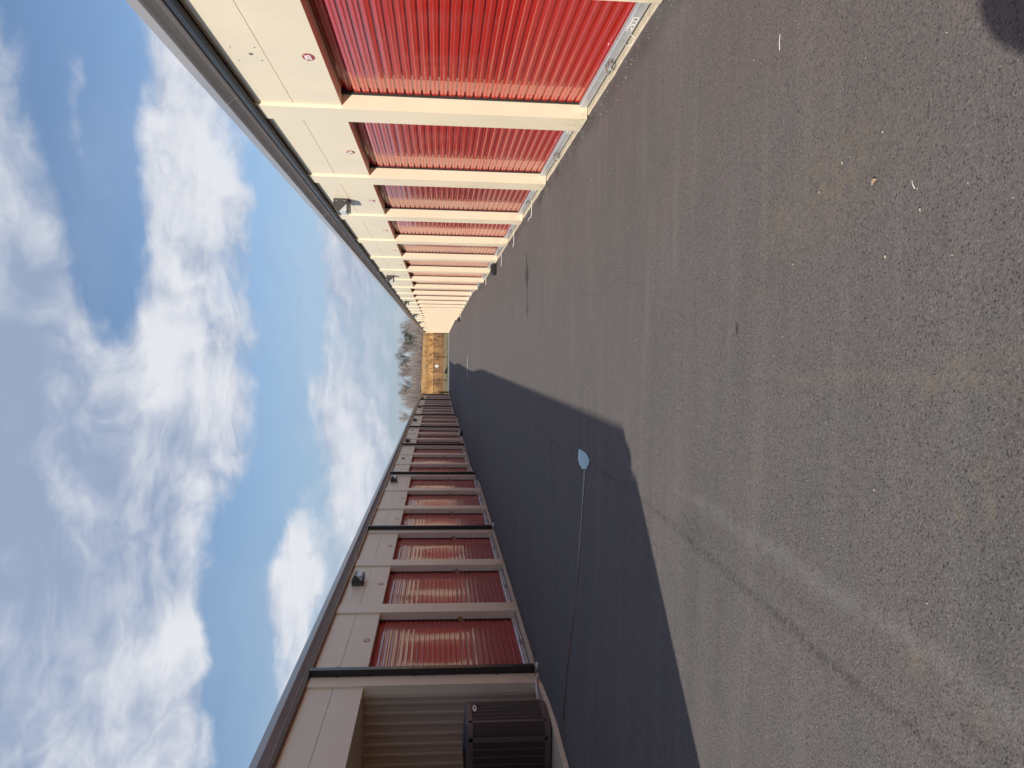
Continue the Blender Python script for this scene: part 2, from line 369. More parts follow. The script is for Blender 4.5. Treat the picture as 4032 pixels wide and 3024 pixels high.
# the puddle and the trickle that feeds it
WATER = bpy.data.materials.new('water'); WATER.use_nodes = True; _b = WATER.node_tree.nodes['Principled BSDF']
_b.inputs['Base Color'].default_value = (.018, .02, .024, 1); _b.inputs['Roughness'].default_value = .012; _b.inputs['IOR'].default_value = 1.75
def puddle_mesh(pts, z, cx, cy_):
    b = MB(); n = len(pts); pr = []
    for i in range(n):
        p0, p1 = Vector((*pts[i], 0)), Vector((*pts[(i+1) % n], 0))
        for k in range(7):
            q = p0.lerp(p1, k/7); j = .012*(noise.noise(Vector((q.x*17, q.y*17, 1)))); pr.append((q.x+j*.7, q.y+j*2.2))
    vs = [(cx, cy_, z+.0012)]+[(a, c, z) for a, c in pr]+[(a, c, z-.012) for a, c in pr]; m = len(pr)
    fs = [(0, 1+i, 1+(i+1) % m) for i in range(m)]+[(1+i, 1+m+i, 1+m+(i+1) % m, 1+(i+1) % m) for i in range(m)]
    b.add(vs, fs); return b
pz = zroad(7.8)+.004
tag(puddle_mesh([(-.965, 8.03), (-.955, 7.80), (-.965, 7.58), (-1.0, 7.46), (-1.055, 7.50), (-1.105, 7.62), (-1.14, 7.80), (-1.12, 7.98), (-1.07, 8.08), (-1.01, 8.09)], pz, -1.04, 7.8).obj('puddle', WATER, recalc=True),
    'small rounded puddle mirroring the blue sky in the shaded asphalt', 'puddle')
b = MB(); b.add([(xx_, yy_+.05*math.sin(xx_*3), zroad(yy_)+.009) for yy_ in (36.1, 36.75) for xx_ in (-1.14, -.9, -.6, -.4, -.17)], [(i, i+1, i+6, i+5) for i in range(4)])
tag(b.obj('paint_mark', mat('worn_white_paint', (.62, .60, .56), .7, dirt=((.18, .17, .16, 1), 14, .45, .62)), recalc=False), 'worn white paint mark across the lane, far ahead', 'paint mark')
b = MB(); L = [(-1.11, 7.70), (-1.3, 7.74), (-1.49, 7.79), (-1.70, 7.83), (-1.92, 7.895), (-2.25, 8.0), (-2.56, 8.12), (-3.0, 8.33), (-3.42, 8.52), (-3.8, 8.66), (-4.14, 8.76), (-4.44, 8.69)]
vs = []; fs = []
for i, (a, c) in enumerate(L):
    w = (.036 if i < 5 else .022)*(1+.25*math.sin(i*2.1)); vs += [(a, c-w, zroad(c)+.0035), (a, c+w, zroad(c)+.0035)]
    if i: fs.append((2*i-2, 2*i, 2*i+1, 2*i-1))
b.add(vs, fs)
TRICK = mat('wet_film', (.03, .03, .033), .13, spec=.9, bump=.5, bscale=70)
tag(b.obj('water_trickle', TRICK, recalc=False), 'thin wet trickle running from the condenser slab to the puddle', 'trickle')

# ------------------------------------------------------------------ the two storage buildings
def text_mesh(s, size, material):
    c = bpy.data.curves.new('numeral', 'FONT'); c.body = s; c.size = size; c.align_x = 'CENTER'; c.align_y = 'CENTER'; c.extrude = .0012; c.offset = .0018
    o = bpy.data.objects.new('t', c); COL.objects.link(o)
    dg = bpy.context.evaluated_depsgraph_get(); me = bpy.data.meshes.new_from_object(o.evaluated_get(dg))
    bpy.data.objects.remove(o, do_unlink=True); me.materials.clear(); me.materials.append(material); return me

def curtain_mesh(s, w, h):
    prof = []; z = 0.; per = .0815
    while z < h:
        prof += [(.022, z+.002), (.022, z+.0155), (.005, z+.0185), (.0045, z+.0415), (.001, z+.0435), (.0, z+.0452), (.0035, z+.0482), (.0035, z+.0498), (.001, z+.0515), (.0, z+.0532), (.0045, z+.0572), (.005, z+.0795)]; z += per
    nseg = 10; vs = []; fs = []; n = len(prof)
    for j in range(nseg+1):
        yy = w*j/nseg
        for (d, zz) in prof:
            d += .55*max(0., zz-2.16)**1.45        # the curtain rolls back towards its drum
            vs.append((s*(d+.0009*noise.noise(Vector((yy*1.3, zz*1.6, 4)))), yy, zz))
    for j in range(nseg):
        for i in range(n-1): fs.append((j*n+i, (j+1)*n+i, (j+1)*n+i+1, j*n+i+1) if s > 0 else (j*n+i, j*n+i+1, (j+1)*n+i+1, (j+1)*n+i))
    b = MB(); b.add(vs, fs); return b.mesh('door', RED, recalc=False)

def light_meshes(s):
    """wall pack; o = distance out from the wall, y along it, z up; s = +1 wall on the right"""
    X = lambda o: -s*o
    W = .36
    back = MB().box(X(0), X(.052), 0, W, -.108, .108).mesh('back_box', LIGHTB, bevel=.008)
    prof = [(.053, .112), (.10, .110), (.165, .085), (.205, .045), (.200, .030), (.058, -.098), (.053, -.100)]
    hs = MB().prism([(X(o), z) for o, z in prof], -.004, W+.004).mesh('hood', LIGHTB, bevel=.004)
    rim = MB().box(X(.050), X(.175), -.003, W+.003, -.121, -.105).mesh('lower_rim', LIGHTB, bevel=.003)
    lens = MB(); lp = [(.070, -.092), (.194, .026), (.196, -.075), (.182, -.095)]
    lens.prism([(X(o), z) for o, z in lp], .014, W-.014)
    lm = lens.mesh('lens', LENS, bevel=.006)
    scs = [('screw', MB().tube([(X(.036), -.0125, zz), (X(.036), .0015, zz)], .009, 8).mesh('screw', STEEL)) for zz in (.06, -.06)]
    return [('back_box', back), ('hood', hs), ('lower_rim', rim), ('lens', lm)]+scs

def building(side):
    s = 1 if side == 'R' else -1
    X0 = XR if s > 0 else XL; Y0 = YR0 if s > 0 else YL0; WP = WPR if s > 0 else WPL
    zs = zR if s > 0 else zL; dz = 0 if s > 0 else -.048
    k0, k1 = (-4, 29) if s > 0 else (-4, 23)
    hdoor = 2.374 if s > 0 else 2.349
    X = lambda d: X0+s*d                                     # d = depth into the building
    ztop = 3.188+dz
    ya, yb = Y0+k0*BAY, Y0+k1*BAY+WP
    root = empty('storage_building', (X(4.5), (ya+yb)/2, -.05),
        'long cream storage row in full sunlight with bright red roll-up doors' if s > 0 else 'long shaded cream storage row with dark downspouts and red roll-up doors', 'building')
    # body, roof, end walls
    b = MB(); b.box(X(.42), X(9.3), ya+.02, yb-.02, -.10, 3.14+dz); b.obj('wall', CREAM, root)
    b = MB(); b.prism([(X(-.02), ztop+.19), (X(4.8), ztop+.31), (X(9.6), ztop+.19), (X(9.6), ztop+.12), (X(-.015), ztop+.12)], ya-(-.02 if s < 0 else .05), yb+.04); rf = b.obj('roof', ROOFM, root)
    b = MB()
    yy = ya+.3
    while yy < yb: b.prism([(X(0), ztop+.186), (X(4.8), ztop+.308), (X(4.8), ztop+.345), (X(0), ztop+.20)], yy, yy+.03); yy += .61
    q = b.obj('standing_seams', ROOFM, rf); tag(q, kind='stuff')
    # slabs under each group of bays
    slabs = {}
    for k in range(k0, k1): slabs.setdefault(zs(k), []).append(k)
    for zz, ks in slabs.items():
        a, e = Y0+ks[0]*BAY+(WP if ks[0] > k0 else 0), Y0+(ks[-1]+1)*BAY+(WP if True else 0)
        me = MB(); n = int((e-a)/.12); vs = []; fs = []
        for i in range(n+1):                                 # broken front edge
            yv = a+(e-a)*i/n; w = .012*noise.noise(Vector((yv*2.3, s*7, zz)))+.008*noise.noise(Vector((yv*9, s*3, zz)))
            d = .042+w if s > 0 else -.004+w
            vs += [(X(d+.006), yv, zz-.22), (X(d), yv, zz-.010+.004*noise.noise(Vector((yv*6, 1, 1)))), (X(d+.010), yv, zz-.003), (X(1.5 if s < 0 else .45), yv, zz-.003)]
            if i: fs += [tuple((4*(i-1)+j, 4*(i-1)+j+1, 4*i+j+1, 4*i+j))[::1] for j in range(3)]
        fs += [(0, 1, 2, 3), (4*n+3, 4*n+2, 4*n+1, 4*n)]
        me.add(vs, fs); me.obj('slab', CONC, root)
    # posts
    for k in range(k0, k1+1):
        y = Y0+k*BAY; zb = min(zs(k), zs(k-1))
        b = MB(); b.box(X(0), X(DREC), y, y+WP, zb+.004, ztop+.03)
        b.obj('post', CREAM, root, recalc=False)
    op = BAY-WP
    seam = .452 if s > 0 else .452
    for k in range(k0, k1):
        if s < 0 and k in (-3, -2) and False: continue
        y0, y1 = Y0+k*BAY+WP, Y0+(k+1)*BAY; zz = zs(k); zh = zz+hdoor
        zm = 2.822+dz
        MB().box(X(HD), X(HD+.035), y0-.02, y1+.02, zh, zm-.003).obj('header_panel', CREAM, root, recalc=False)
        MB().box(X(HD+.001), X(HD+.035), y0-.02, y1+.02, zm+.003, ztop-.004).obj('header_panel', CREAM, root, recalc=False)
        MB().box(X(HD+.010), X(.40), y0-.01, y1+.01, zh+.01, ztop+.12).obj('header_frame', TRIM, root, recalc=False)
        MB().box(X(HD+.036), X(DREC+.05), y0-.01, y1+.01, zh+.002, zh+.008).obj('header_soffit', CREAM, root, recalc=False)
        MB().box(X(HD-.004), X(HD+.008), y0, y1, ztop-.004, ztop+.06).obj('eave_shade_strip', TRIM, root, recalc=False)  # dark strip: the eave's shadow along the header top, put in as colour
    # gutter in lengths
    ga, ge = (ya-.05 if s > 0 else ya+.2), yb+.02
    q = 0 if s > 0 else -.022
    prof = [(-.020, ztop+.060+q), (-.046, ztop+.055+q), (-.052, ztop+.062+q), (-.066, ztop+.085+q), (-.088, ztop+.112+q), (-.108, ztop+.134+q), (-.118, ztop+.147+q), (-.120, ztop+.152+q), (-.120, ztop+.228+q), (-.116, ztop+.233+q), (-.106, ztop+.230+q), (-.106, ztop+.17+q), (-.020, ztop+.17+q)]
    fp = [(.0, ztop-.010), (-.026, ztop-.017), (-.033, ztop-.012), (-.040, ztop+.008), (-.044, ztop+.03), (-.040, ztop+.050+q), (-.019, ztop+.10+q), (.0, ztop+.10+q)]
    for i in range(int((ge-ga)/12)+1):
        a, e = ga+i*12., min(ge, ga+(i+1)*12.-.002)
        if e > a: MB().prism([(X(d), z) for d, z in fp], a, e).obj('eave_fascia', DARKB, root)
    n = int((ge-ga)/6.1)+1
    for i in range(n):
        a, e = ga+(ge-ga)*i/n, ga+(ge-ga)*(i+1)/n
        MB().prism([(X(d*(1+.004*(i % 2))), z) for d, z in prof], a+.0015, e-.0015).obj('gutter', BRONZE, root)
        if i:
            MB().prism([(X(d*1.012), z-.0015) for d, z in prof[:9]], a-.035, a+.035).obj('gutter_joint', BRONZE, root)
    # doors
    DX = DREC+.012
    cm = curtain_mesh(s, op+.06, 2.50)
    bar = MB(); bar.prism([(X(DX-.006)-X(0), .0), (X(DX-.042)-X(0), .0), (X(DX-.042)-X(0), .062), (X(DX-.034)-X(0), .074), (X(DX-.006)-X(0), .078)], .012, op-.012); barm = bar.mesh('bottom_bar', GALV)
    sea = MB().box(X(DX-.034)-X(0), X(DX+.01)-X(0), .01, op-.01, -.014, .0).mesh('rubber_seal', RUBBER, recalc=False)
    hb = MB(); ho = X(DX-.05)-X(0); h1 = X(DX-.125)-X(0)
    hb.tube([(ho, 0, .045), ((ho+h1)/2, 0, .050), (h1, .005, .040), (h1, .055, .034), (h1, .105, .040), ((ho+h1)/2, .11, .050), (ho, .11, .045)], .009, 6)
    hb.box(X(DX-.044)-X(0), X(DX-.05)-X(0), -.03, .14, .020, .064)
    hbm = hb.mesh('lift_handle', STEEL)
    lab = MB(); lx0, lx1 = X(DX-.0425)-X(0), X(DX-.0445)-X(0)
    lab.box(lx0, lx1, 0, .235, .012, .058); labm = lab.mesh('label_sticker', LABEL, recalc=False)
    ink = MB(); ix0, ix1 = lx1, X(DX-.0452)-X(0)
    for a, e, z0, z1 in ((.012, .045, .020, .046), (.065, .10, .022, .034), (.065, .12, .038, .044), (.14, .175, .018, .03), (.14, .19, .036, .044), (.20, .225, .024, .048)): ink.box(ix0, ix1, a, e, z0, z1)
    inkm = ink.mesh('print', GREYINK, recalc=False)
    gm = MB().box(X(DREC+.001)-X(0), X(DREC+.05)-X(0), 0, .032, 0, 2.4).mesh('door_guide', RUBBER, recalc=False)
    for k in range(k0, k1):
        if s < 0 and k == -2: continue                       # the open alcove with the condenser
        y0 = Y0+k*BAY+WP; zz = zs(k); far = Y0+k*BAY > 55
        d = inst('door', cm, root, (X(DX), y0-.03, zz+.055))
        inst('bottom_bar', barm, d, (X0, y0, zz+.012)); inst('rubber_seal', sea, d, (X0, y0, zz+.010))
        inst('door_guide', gm, d, (X0, y0-.002, zz)); inst('door_guide', gm, d, (X0, y0+op-.030, zz))
        if not far:
            inst('lift_handle', hbm, d, (X0, y0+(op*.5), zz+.012))
            if s > 0 or k % 2 == 0:
                st = inst('label_sticker', labm, d, (X0, y0+.24+.12*(k % 3), zz+.012))
                if k < 4: inst('print', inkm, d, (X0, y0+.24+.12*(k % 3), zz+.012))
    # number plaques over the doors
    for k in range(-1 if s > 0 else -1, 12):
        yp = 6.592+(k+1)*BAY if s > 0 else 12.473+(k+1)*BAY
        zp = 2.486+zs(k) - (.0 if s > 0 else .025)+(0 if s > 0 else 0)
        ax = ((0, -s, 0), (0, 0, 1), (-s, 0, 0))
        o = MB().disc((0, 0, 0), ax, .076, .048, .004).obj('number_plaque', PLQ, root, (X(HD-.0005), yp, zp))
        if s > 0 and k < 8:
            tm = text_mesh(str(206+k), .074, WHITE)
            Mx = Matrix(((0, 0, -1), (-1, 0, 0), (0, 1, 0))); tm.transform(Mx.to_4x4())
            inst('numeral', tm, o, (X(HD-.0058), yp, zp))
        elif k < 8:
            nb = MB()
            for j in (-1, 0, 1): nb.disc((0, j*.030, 0), ax, .0125, .026, .0015, 10)
            nb.obj('numeral', WHITE, o, (X(HD-.0048), yp, zp))
    return root, X, zs, (Y0, WP)

bR, XRf, _, _ = building('R')
bL, XLf, _, _ = building('L')

# marks left by a removed fitting on the right-hand header
b = MB().disc((0, 0, 0), ((0, -1, 0), (0, 0, 1), (-1, 0, 0)), .022, .017, .002, 16); b.obj('conduit_hole', mat('hole_grey', (.16, .16, .18), .6), bR, (XR+HD, 6.589, 2.932))
for yy, zz in ((6.457, 3.058), (6.446, 2.873), (6.741, 3.057), (6.726, 2.874)):
    MB().disc((0, 0, 0), ((0, -1, 0), (0, 0, 1), (-1, 0, 0)), .008, .005, .002, 8).obj('screw_hole', TRIM, bR, (XR+HD, yy, zz))

# downspouts and their spouts, on the shaded row
for n, k in enumerate(range(-4, 24, 3)):
    y = YL0+k*BAY+.305; zb = .0 + (zL(k)-.03 if k > -4 else 0)
    zb = min(zL(k), zL(k-1))-.03
    b = MB(); b.box(XL+.004, XL+.100, y, y+.105, zb+.03, 3.145)
    ds = b.obj('downspout', DARKB, bL, bevel=.006)
    for zz in (.55, 1.7, 2.75): MB().box(XL+.002, XL+.104, y-.012, y+.117, zb+zz, zb+zz+.035).obj('strap', DARKB, ds, recalc=False)
    e = MB(); e.tube([(XL+.052, y+.05, zb+.06), (XL+.055, y+.05, zb+.005), (XL+.085, y+.05, zb-.018), (XL+.17, y+.05, zb-.020)] if n % 2 == 0 else [(XL+.052, y+.05, zb+.06), (XL+.06, y+.05, zb-.012), (XL+.13, y+.05, zb-.014)], .036 if n != 1 else .03, 10)
    e.obj('spout', PVC, ds, smooth=True)
# vent grilles on the shaded header
for n, (y, z) in enumerate(((33.7, 2.885), (46.05, 2.915), (70.4, 2.92), (82.5, 2.93))):
    v = MB().box(XL-HD-.001, XL-HD+.012, y, y+.44, z-.075, z+.075).obj('vent', TRIM, bL, recalc=False)
    for j in range(5): MB().box(XL-HD+.012, XL-HD+.018, y+.03, y+.41, z-.06+j*.026, z-.06+j*.026+.010).obj('louvre', DARKB, v, recalc=False)

# wall lights
for s, ys_, zc, x0, nm in ((1, [12.56, 24.90, 37.22, 49.98, 62.37, 75.2, 87.4], 2.957, XR+HD, 'sunlit right'), (-1, [15.40, 27.68, 39.94, 52.09, 64.57, 76.9], 2.935, XL-HD, 'shaded left')):
    parts = light_meshes(s)
    for i, y in enumerate(ys_):
        which = {0: 'nearest', len(ys_)-1: 'farthest'}.get(i, ORD[i]+(' nearest'))
        t = empty('wall_light', (x0, y, zc), '%s %s wall light with clear lens on the %s building' % (which, 'bronze' if s > 0 else 'black', nm), 'light', 'wall lights on the %s building' % nm)
        for pn, me in parts: inst(pn, me, t, (x0, y, zc))

# brass locks on the shaded doors
lk = MB(); n = 20
for rr0, rr1, y0, y1 in ((.018, .040, -.012, .012),):
    vs = []; fs = []
    for i in range(n):
        a = 6.28318*i/n; c_, s_ = math.cos(a), math.sin(a)
        vs += [(c_*rr0, y0, s_*rr0), (c_*rr1*.9, y0-.004, s_*rr1*.9), (c_*rr1, y0+.004, s_*rr1), (c_*rr1, y1-.002, s_*rr1), (c_*rr0, y1, s_*rr0)]
    for i in range(n):
        for j in range(5): fs.append((5*i+j, 5*i+(j+1) % 5, 5*((i+1) % n)+(j+1) % 5, 5*((i+1) % n)+j))
    lk.add(vs, fs)
lkm = lk.mesh('body', BRASS, smooth=True)
hk = MB(); hk.box(-.034, .016, -.004, .004, -.018, .018); hk.tube([(-.008, -.02, -.02), (-.010, -.018, -.035), (-.02, -.012, -.05), (-.035, -.004, -.042)], .006, 6); hk.box(-.06, -.015, -.012, .014, -.06, -.022)
hkm = hk.mesh('hasp', STEEL)
for i, k in enumerate(range(-1, 11)):
    at = (XL-.118, YL0+(k+1)*BAY-.022, 1.01+zL(k)-.03)
    t = empty('disc_lock', at, 'round brass disc lock on the %s red door counted from the condenser' % ORD[i], 'lock', 'brass locks on the shaded doors')
    inst('body', lkm, t, at); inst('hasp', hkm, t, at)

# pull cords under the sunlit doors
for i, (k, yy, pts) in enumerate(((-1, 6.0, [(.10, 0, .02), (.07, -.03, -.006), (.05, .05, -.008), (.075, .16, .0), (.10, .19, .012)]),
                 (1, 12.55, [(.10, 0, .02), (.03, .06, .0), (-.04, .10, -.004), (-.13, .2, -.008), (-.10, .5, -.008), (-.14, .62, -.006)]),
                 (2, 15.6, [(.10, 0, .02), (.0, .05, .0), (-.14, .10, -.006), (-.20, .32, -.008), (-.17, .36, -.007)]),
                 (3, 18.75, [(.10, 0, .02), (.0, .05, .0), (-.17, .12, -.006), (-.24, .22, -.008), (-.20, .5, -.007)]),
                 (5, 25.0, [(.10, 0, .02), (.0, .05, .0), (-.16, .1, -.006), (-.14, .4, -.008)]),
                 (13, 49.3, [(.10, 0, .16), (.0, .05, .15), (-.2, .1, .148), (-.22, .8, .148)]))):
    q = MB().tube([(XR+a, yy+c, e+(zR(k) if k < 7 else 0)) for a, c, e in pts], .0055 if k < 4 else .008, 5).obj('pull_cord', CORD, None, smooth=True)
    tag(q, 'white pull cord trailing out under the %s sunlit door' % ('nearest', 'third', 'fourth', 'fifth', 'seventh', 'fifteenth')[i], 'cord', 'pull cords under the sunlit doors')

# ------------------------------------------------------------------ alcove with the condenser
ys0, ys1 = YL0-2*BAY+WPL, YL0-BAY
RIB = mat('corrugated_liner', (.47, .40, .32), .5, var=.03)
b = MB(); prof = []; xx = -4.63
while xx > -6.5:
    prof += [(xx, 0), (xx-.085, 0), (xx-.100, -.022), (xx-.128, -.022), (xx-.142, 0)]; xx -= .142
vs = []; fs = []
for (px, py) in prof: vs += [(px, ys1+.030+py, .03), (px, ys1+.030+py, 2.42)]
for i in range(len(prof)-1): fs.append((2*i, 2*i+2, 2*i+3, 2*i+1))
b.add(vs, fs); b.obj('corrugated_liner', RIB, bL, recalc=False)
b = MB(); b.box(XL-.136, -4.66, ys1+.022, ys1+.05, .03, 2.42); b.box(-6.5, -6.45, ys0-.3, ys1+.1, -.05, 2.42); b.box(XL-.136, -6.5, ys0-.05, ys0-.03, .03, 2.42); b.box(XL-.20, -6.5, ys0-.05, ys1+.05, 2.385, 2.42)
b.obj('alcove_lining', CREAM, bL, recalc=False)
# open the body behind the alcove
for o in bL.children:
    if o.name.startswith('wall'):
        me = o.data; me.clear_geometry(); mb = MB()
        ya = YL0-4*BAY; yb = YL0+23*BAY+WPL; ztp = 3.09
        mb.box(XL-.42, XL-9.3, ya+.02, ys0-.06, -.10, ztp); mb.box(XL-2.05, XL-9.3, ys0-.06, ys1+.06, -.10, ztp); mb.box(XL-.42, XL-9.3, ys1+.06, yb-.02, -.10, ztp)
        mb.box(XL-.42, XL-2.05, ys0-.06, ys1+.06, 2.44, ztp)
        mb.box(XL-.05, XL-.42, ya+.01, ya+.05, -.1, ztp)
        me.from_pydata(mb.v, [], mb.f)

pad = MB(); pp = [(-5.4, 8.14), (-4.44, 8.14), (-4.42, 8.6), (-4.375, 9.2), (-4.39, 9.8), (-4.44, 10.3), (-4.475, 10.64), (-5.4, 10.64)]; n = len(pp)
pad.add([(a, c, .036) for a, c in pp]+[(a+(.03 if a > -5 else 0), c, -.05) for a, c in pp], [tuple(range(n))]+[(i, (i+1) % n, n+(i+1) % n, n+i) for i in range(n)])
pad.obj('slab', CONC, bL)
HX0, HX1, HY0, HY1, HZ0, HZ1 = -5.16, -4.375, 9.18, 9.96, .075, 1.03
hv = empty('condenser', (-4.77, 9.57, .03), 'brown louvred air conditioning condenser standing in the shaded alcove', 'air conditioner')
def ring(r, inset=0.):
    pts = []; x0, x1, y0, y1 = HX0+inset, HX1-inset, HY0+inset, HY1-inset
    for cx, cy_, a0 in ((x1-r, y1-r, 0), (x0+r, y1-r, 90), (x0+r, y0+r, 180), (x1-r, y0+r, 270)):
        for k in range(7): a = R(a0+15*k); pts.append((cx+r*math.cos(a), cy_+r*math.sin(a)))
    return pts
def loop_band(b, pts, z0, z1, pts2=None):
    n = len(pts); pts2 = pts2 or pts
    b.add([(x, y, z0) for x, y in pts]+[(x, y, z1) for x, y in pts2], [(i, (i+1) % n, n+(i+1) % n, n+i) for i in range(n)])
b = MB(); loop_band(b, ring(.11, .035), HZ0, HZ1); b.obj('coil', HVACD, hv)
b = MB(); n = 62; pts = ring(.13); pin = ring(.122, .010)
for i in range(n):
    z = HZ0+.055+(HZ1-HZ0-.10)*i/n
    loop_band(b, pts, z, z+.004); loop_band(b, pts, z+.004, z+.008, pin)
tag(b.obj('louvres', HVACM, hv, recalc=False), kind='stuff')
def bars(name, lst, w):
    for (x, y, ex, ey) in lst: MB().box(x-w*ex-.003, x+w*ex+.003, y-w*ey-.003, y+w*ey+.003, HZ0+.02, HZ1-.01).obj(name, HVACM, hv, recalc=False)
bars('mullion', [(HX1, HY0+.15+.092*i, 0, 1) for i in range(1, 6)]+[(HX0+.15+.092*i, HY0, 1, 0) for i in range(1, 6)], .0028)
bars('corner_strip', [(HX1+.001, HY0+.145, 0, 1), (HX0+.64, HY0-.001, 1, 0), (HX1+.001, HY1-.09, 0, 1)], .022)
b = MB(); loop_band(b, ring(.13, -.004), HZ0-.02, HZ0+.05); b.obj('base_pan', HVACM, hv)
b = MB(); loop_band(b, ring(.13, -.004), HZ1-.055, HZ1); loop_band(b, ring(.13, -.004), HZ1, HZ1+.02, ring(.13, .03)); q = ring(.13, .03); b.add([(x, y, HZ1+.02) for x, y in q], [tuple(range(len(q)))])
lid = b.obj('lid', HVACM, hv)
b = MB(); cxh, cyh = (HX0+HX1)/2, (HY0+HY1)/2
for j in range(9):
    rr = .05+.036*j; b.tube([(cxh+rr*math.cos(a*.2618), cyh+rr*math.sin(a*.2618), HZ1+.045-.00035*(j*j)) for a in range(25)], .004, 4)
for a in range(12): b.tube([(cxh+.04*math.cos(a*.5236), cyh+.04*math.sin(a*.5236), HZ1+.047), (cxh+.36*math.cos(a*.5236), cyh+.36*math.sin(a*.5236), HZ1+.018)], .004, 4)
tag(b.obj('fan_guard', BLACKP, lid), kind='stuff')
bd = MB().disc((0, 0, 0), ((0, 1, 0), (0, 0, 1), (1, 0, 0)), .088, .025, .008, 28).obj('badge', WHITE, hv, (HX1+.006, 9.67, .935), bevel=.002)
MB().disc((0, 0, 0), ((0, 1, 0), (0, 0, 1), (1, 0, 0)), .045, .014, .002, 4).obj('emblem', PLQ, bd, (HX1+.0135, 9.685, .935))
for px in (HX0+.1, HX1-.1):
    for py in (HY0+.1, HY1-.1): MB().box(px-.04, px+.04, py-.04, py+.04, .026, .06).obj('foot', RUBBER, hv)
p = MB(); p.tube([(-4.46, 10.02, .10), (-4.46, 10.35, .082), (-4.455, 10.70, .045), (-4.45, 10.76, .035), (-4.435, 10.79, .015), (-4.42, 10.79, -.004)], .0155, 10)
tag(p.obj('drain_pipe', PVC, smooth=True), 'thin white plastic drain pipe beside the condenser, bent down at its end', 'pipe')

# ------------------------------------------------------------------ bait boxes against the walls
def bait(at, s, label):
    t = empty('bait_box', at, label, 'bait box', 'black bait boxes along the walls')
    b = MB(); b.prism([(-.135, 0), (.135, 0), (.135, .045), (-.135, .045)], -.11, .11); b.obj('base', BLACKP, t, at, bevel=.006)
    b = MB()
    lo = [(-.135, -.11), (.135, -.11), (.135, .11), (-.135, .11)]; hi = [(-.085, -.05), (.085, -.05), (.105, .09), (-.105, .09)]
    b.add([(x, y, .046) for x, y in lo]+[(x, y, .085) for x, y in lo]+[(x, y, .145) for x, y in hi],
          [(3, 2, 1, 0)]+[(i, (i+1) % 4, 4+(i+1) % 4, 4+i) for i in range(4)]+[(4+i, 4+(i+1) % 4, 8+(i+1) % 4, 8+i) for i in range(4)]+[(8, 9, 10, 11)])
    b.obj('lid', BLACKP, t, at, bevel=.010)
    b = MB(); b.disc((0, -.113, .022), ((1, 0, 0), (0, 0, 1), (0, -1, 0)), .030, .020, .004, 12); b.obj('entry_hole', RUBBER, t, at)
    t.rotation_euler = (0, 0, R(8*s))
bait((2.145, 20.6, zroad(20.6)), 1, 'nearest black bait box, on the asphalt against the sunlit row')
bait((2.06, 50.2, zroad(50.2)), -1, 'far small black bait box against the sunlit row')
bait((-4.30, 42.4, zroad(42.4)), 1, 'black bait box against the shaded row')

# ------------------------------------------------------------------ litter on the asphalt
def stone_mesh(seed, sz):
    bm = bmesh.new(); bmesh.ops.create_icosphere(bm, subdivisions=2, radius=1)
    for v in bm.verts:
        k = 1+.35*noise.noise(v.co*1.7+Vector((seed, 0, 0))); v.co = Vector((v.co.x*sz*k, v.co.y*sz*.8*k, v.co.z*sz*.45*k))
    me = bpy.data.meshes.new('stone'); bm.to_mesh(me); bm.free(); me.materials.append(STONE); return me
for i, (a, c, sz, lb) in enumerate(((.33, 2.48, .010, 'pale pebble on open asphalt behind the dry leaf'), (.74, 2.52, .008, 'pale pebble right of the dry leaf'), (.63, 2.95, .008, 'pale pebble beyond the dry leaf'),
                           (.38, 3.16, .008, 'small pale pebble in the middle of the lane'), (-.43, 2.50, .008, 'pale pebble near the tan dust spots'), (.45, 2.3, .008, 'pale pebble beside the thin straw'), (.70, 2.78, .009, 'pale pebble on the dusty tan patch'))):
    tag(inst('pebble', stone_mesh(i*3.1, sz*.62), None, (a, c, zroad(c)+sz*.4)), lb, 'pebble', 'pebbles on the lane')
N = 230; b = MB()
for i in range(N):
    if i < 185: a, c = 2.30-abs(random.gauss(0, .12)), random.uniform(5, 20)
    else: a, c = random.uniform(-1.8, 2.0), random.uniform(1.9, 8)
    r_ = random.uniform(.0018, .0042)*(1 if c < 6 else 1.5); z = zroad(c)+r_*.4
    b.add([(a-r_, c, z), (a, c-r_, z), (a+r_, c, z), (a, c+r_, z), (a, c, z+r_), (a, c, z-r_)], [(0, 1, 4), (1, 2, 4), (2, 3, 4), (3, 0, 4), (1, 0, 5), (2, 1, 5), (3, 2, 5), (0, 3, 5)])
tag(b.obj('grit', STONE), 'fine pale grit scattered over the asphalt', 'grit', kind='stuff')
b = MB(); n = 9; vs = []; fs = []
for i in range(n):
    t_ = i/(n-1); w = .024*math.sin(math.pi*min(1, t_*1.02+.02))**.7; h = .010*math.sin(t_*3.1)+.004
    for sgn in (-1, 0, 1): vs.append((sgn*w, -.036+.072*t_, h+(.008 if sgn else 0)))
for i in range(n-1):
    for j in range(2): fs.append((3*i+j, 3*i+j+1, 3*i+j+4, 3*i+j+3))
fs2 = [tuple(q+3*n for q in f[::-1]) for f in fs]
b.add(vs+[(x, y, z-.0012) for x, y, z in vs], fs+fs2)
lf = b.obj('dry_leaf', LEAFM, None, (.585, 2.56, zroad(2.5)), recalc=False); lf.rotation_euler = (0, 0, .6); lf.scale = (.45, .42, .45)
tag(lf, 'single curled tan leaf lying on the sunlit asphalt', 'leaf')
tag(MB().tube([(1.375, 3.352, 0), (1.345, 3.35, .003), (1.31, 3.352, 0)], .0017, 5).obj('straw', CORD, None, (0, 0, zroad(3)+.003)), 'straight pale straw lying near the sunlit wall', 'straw')
tag(MB().tube([(.545, 2.345, 0), (.53, 2.335, .003), (.518, 2.33, 0)], .0018, 5).obj('straw', CORD, None, (0, 0, zroad(3)+.003)), 'short bent straw nearer than the dry leaf', 'straw')

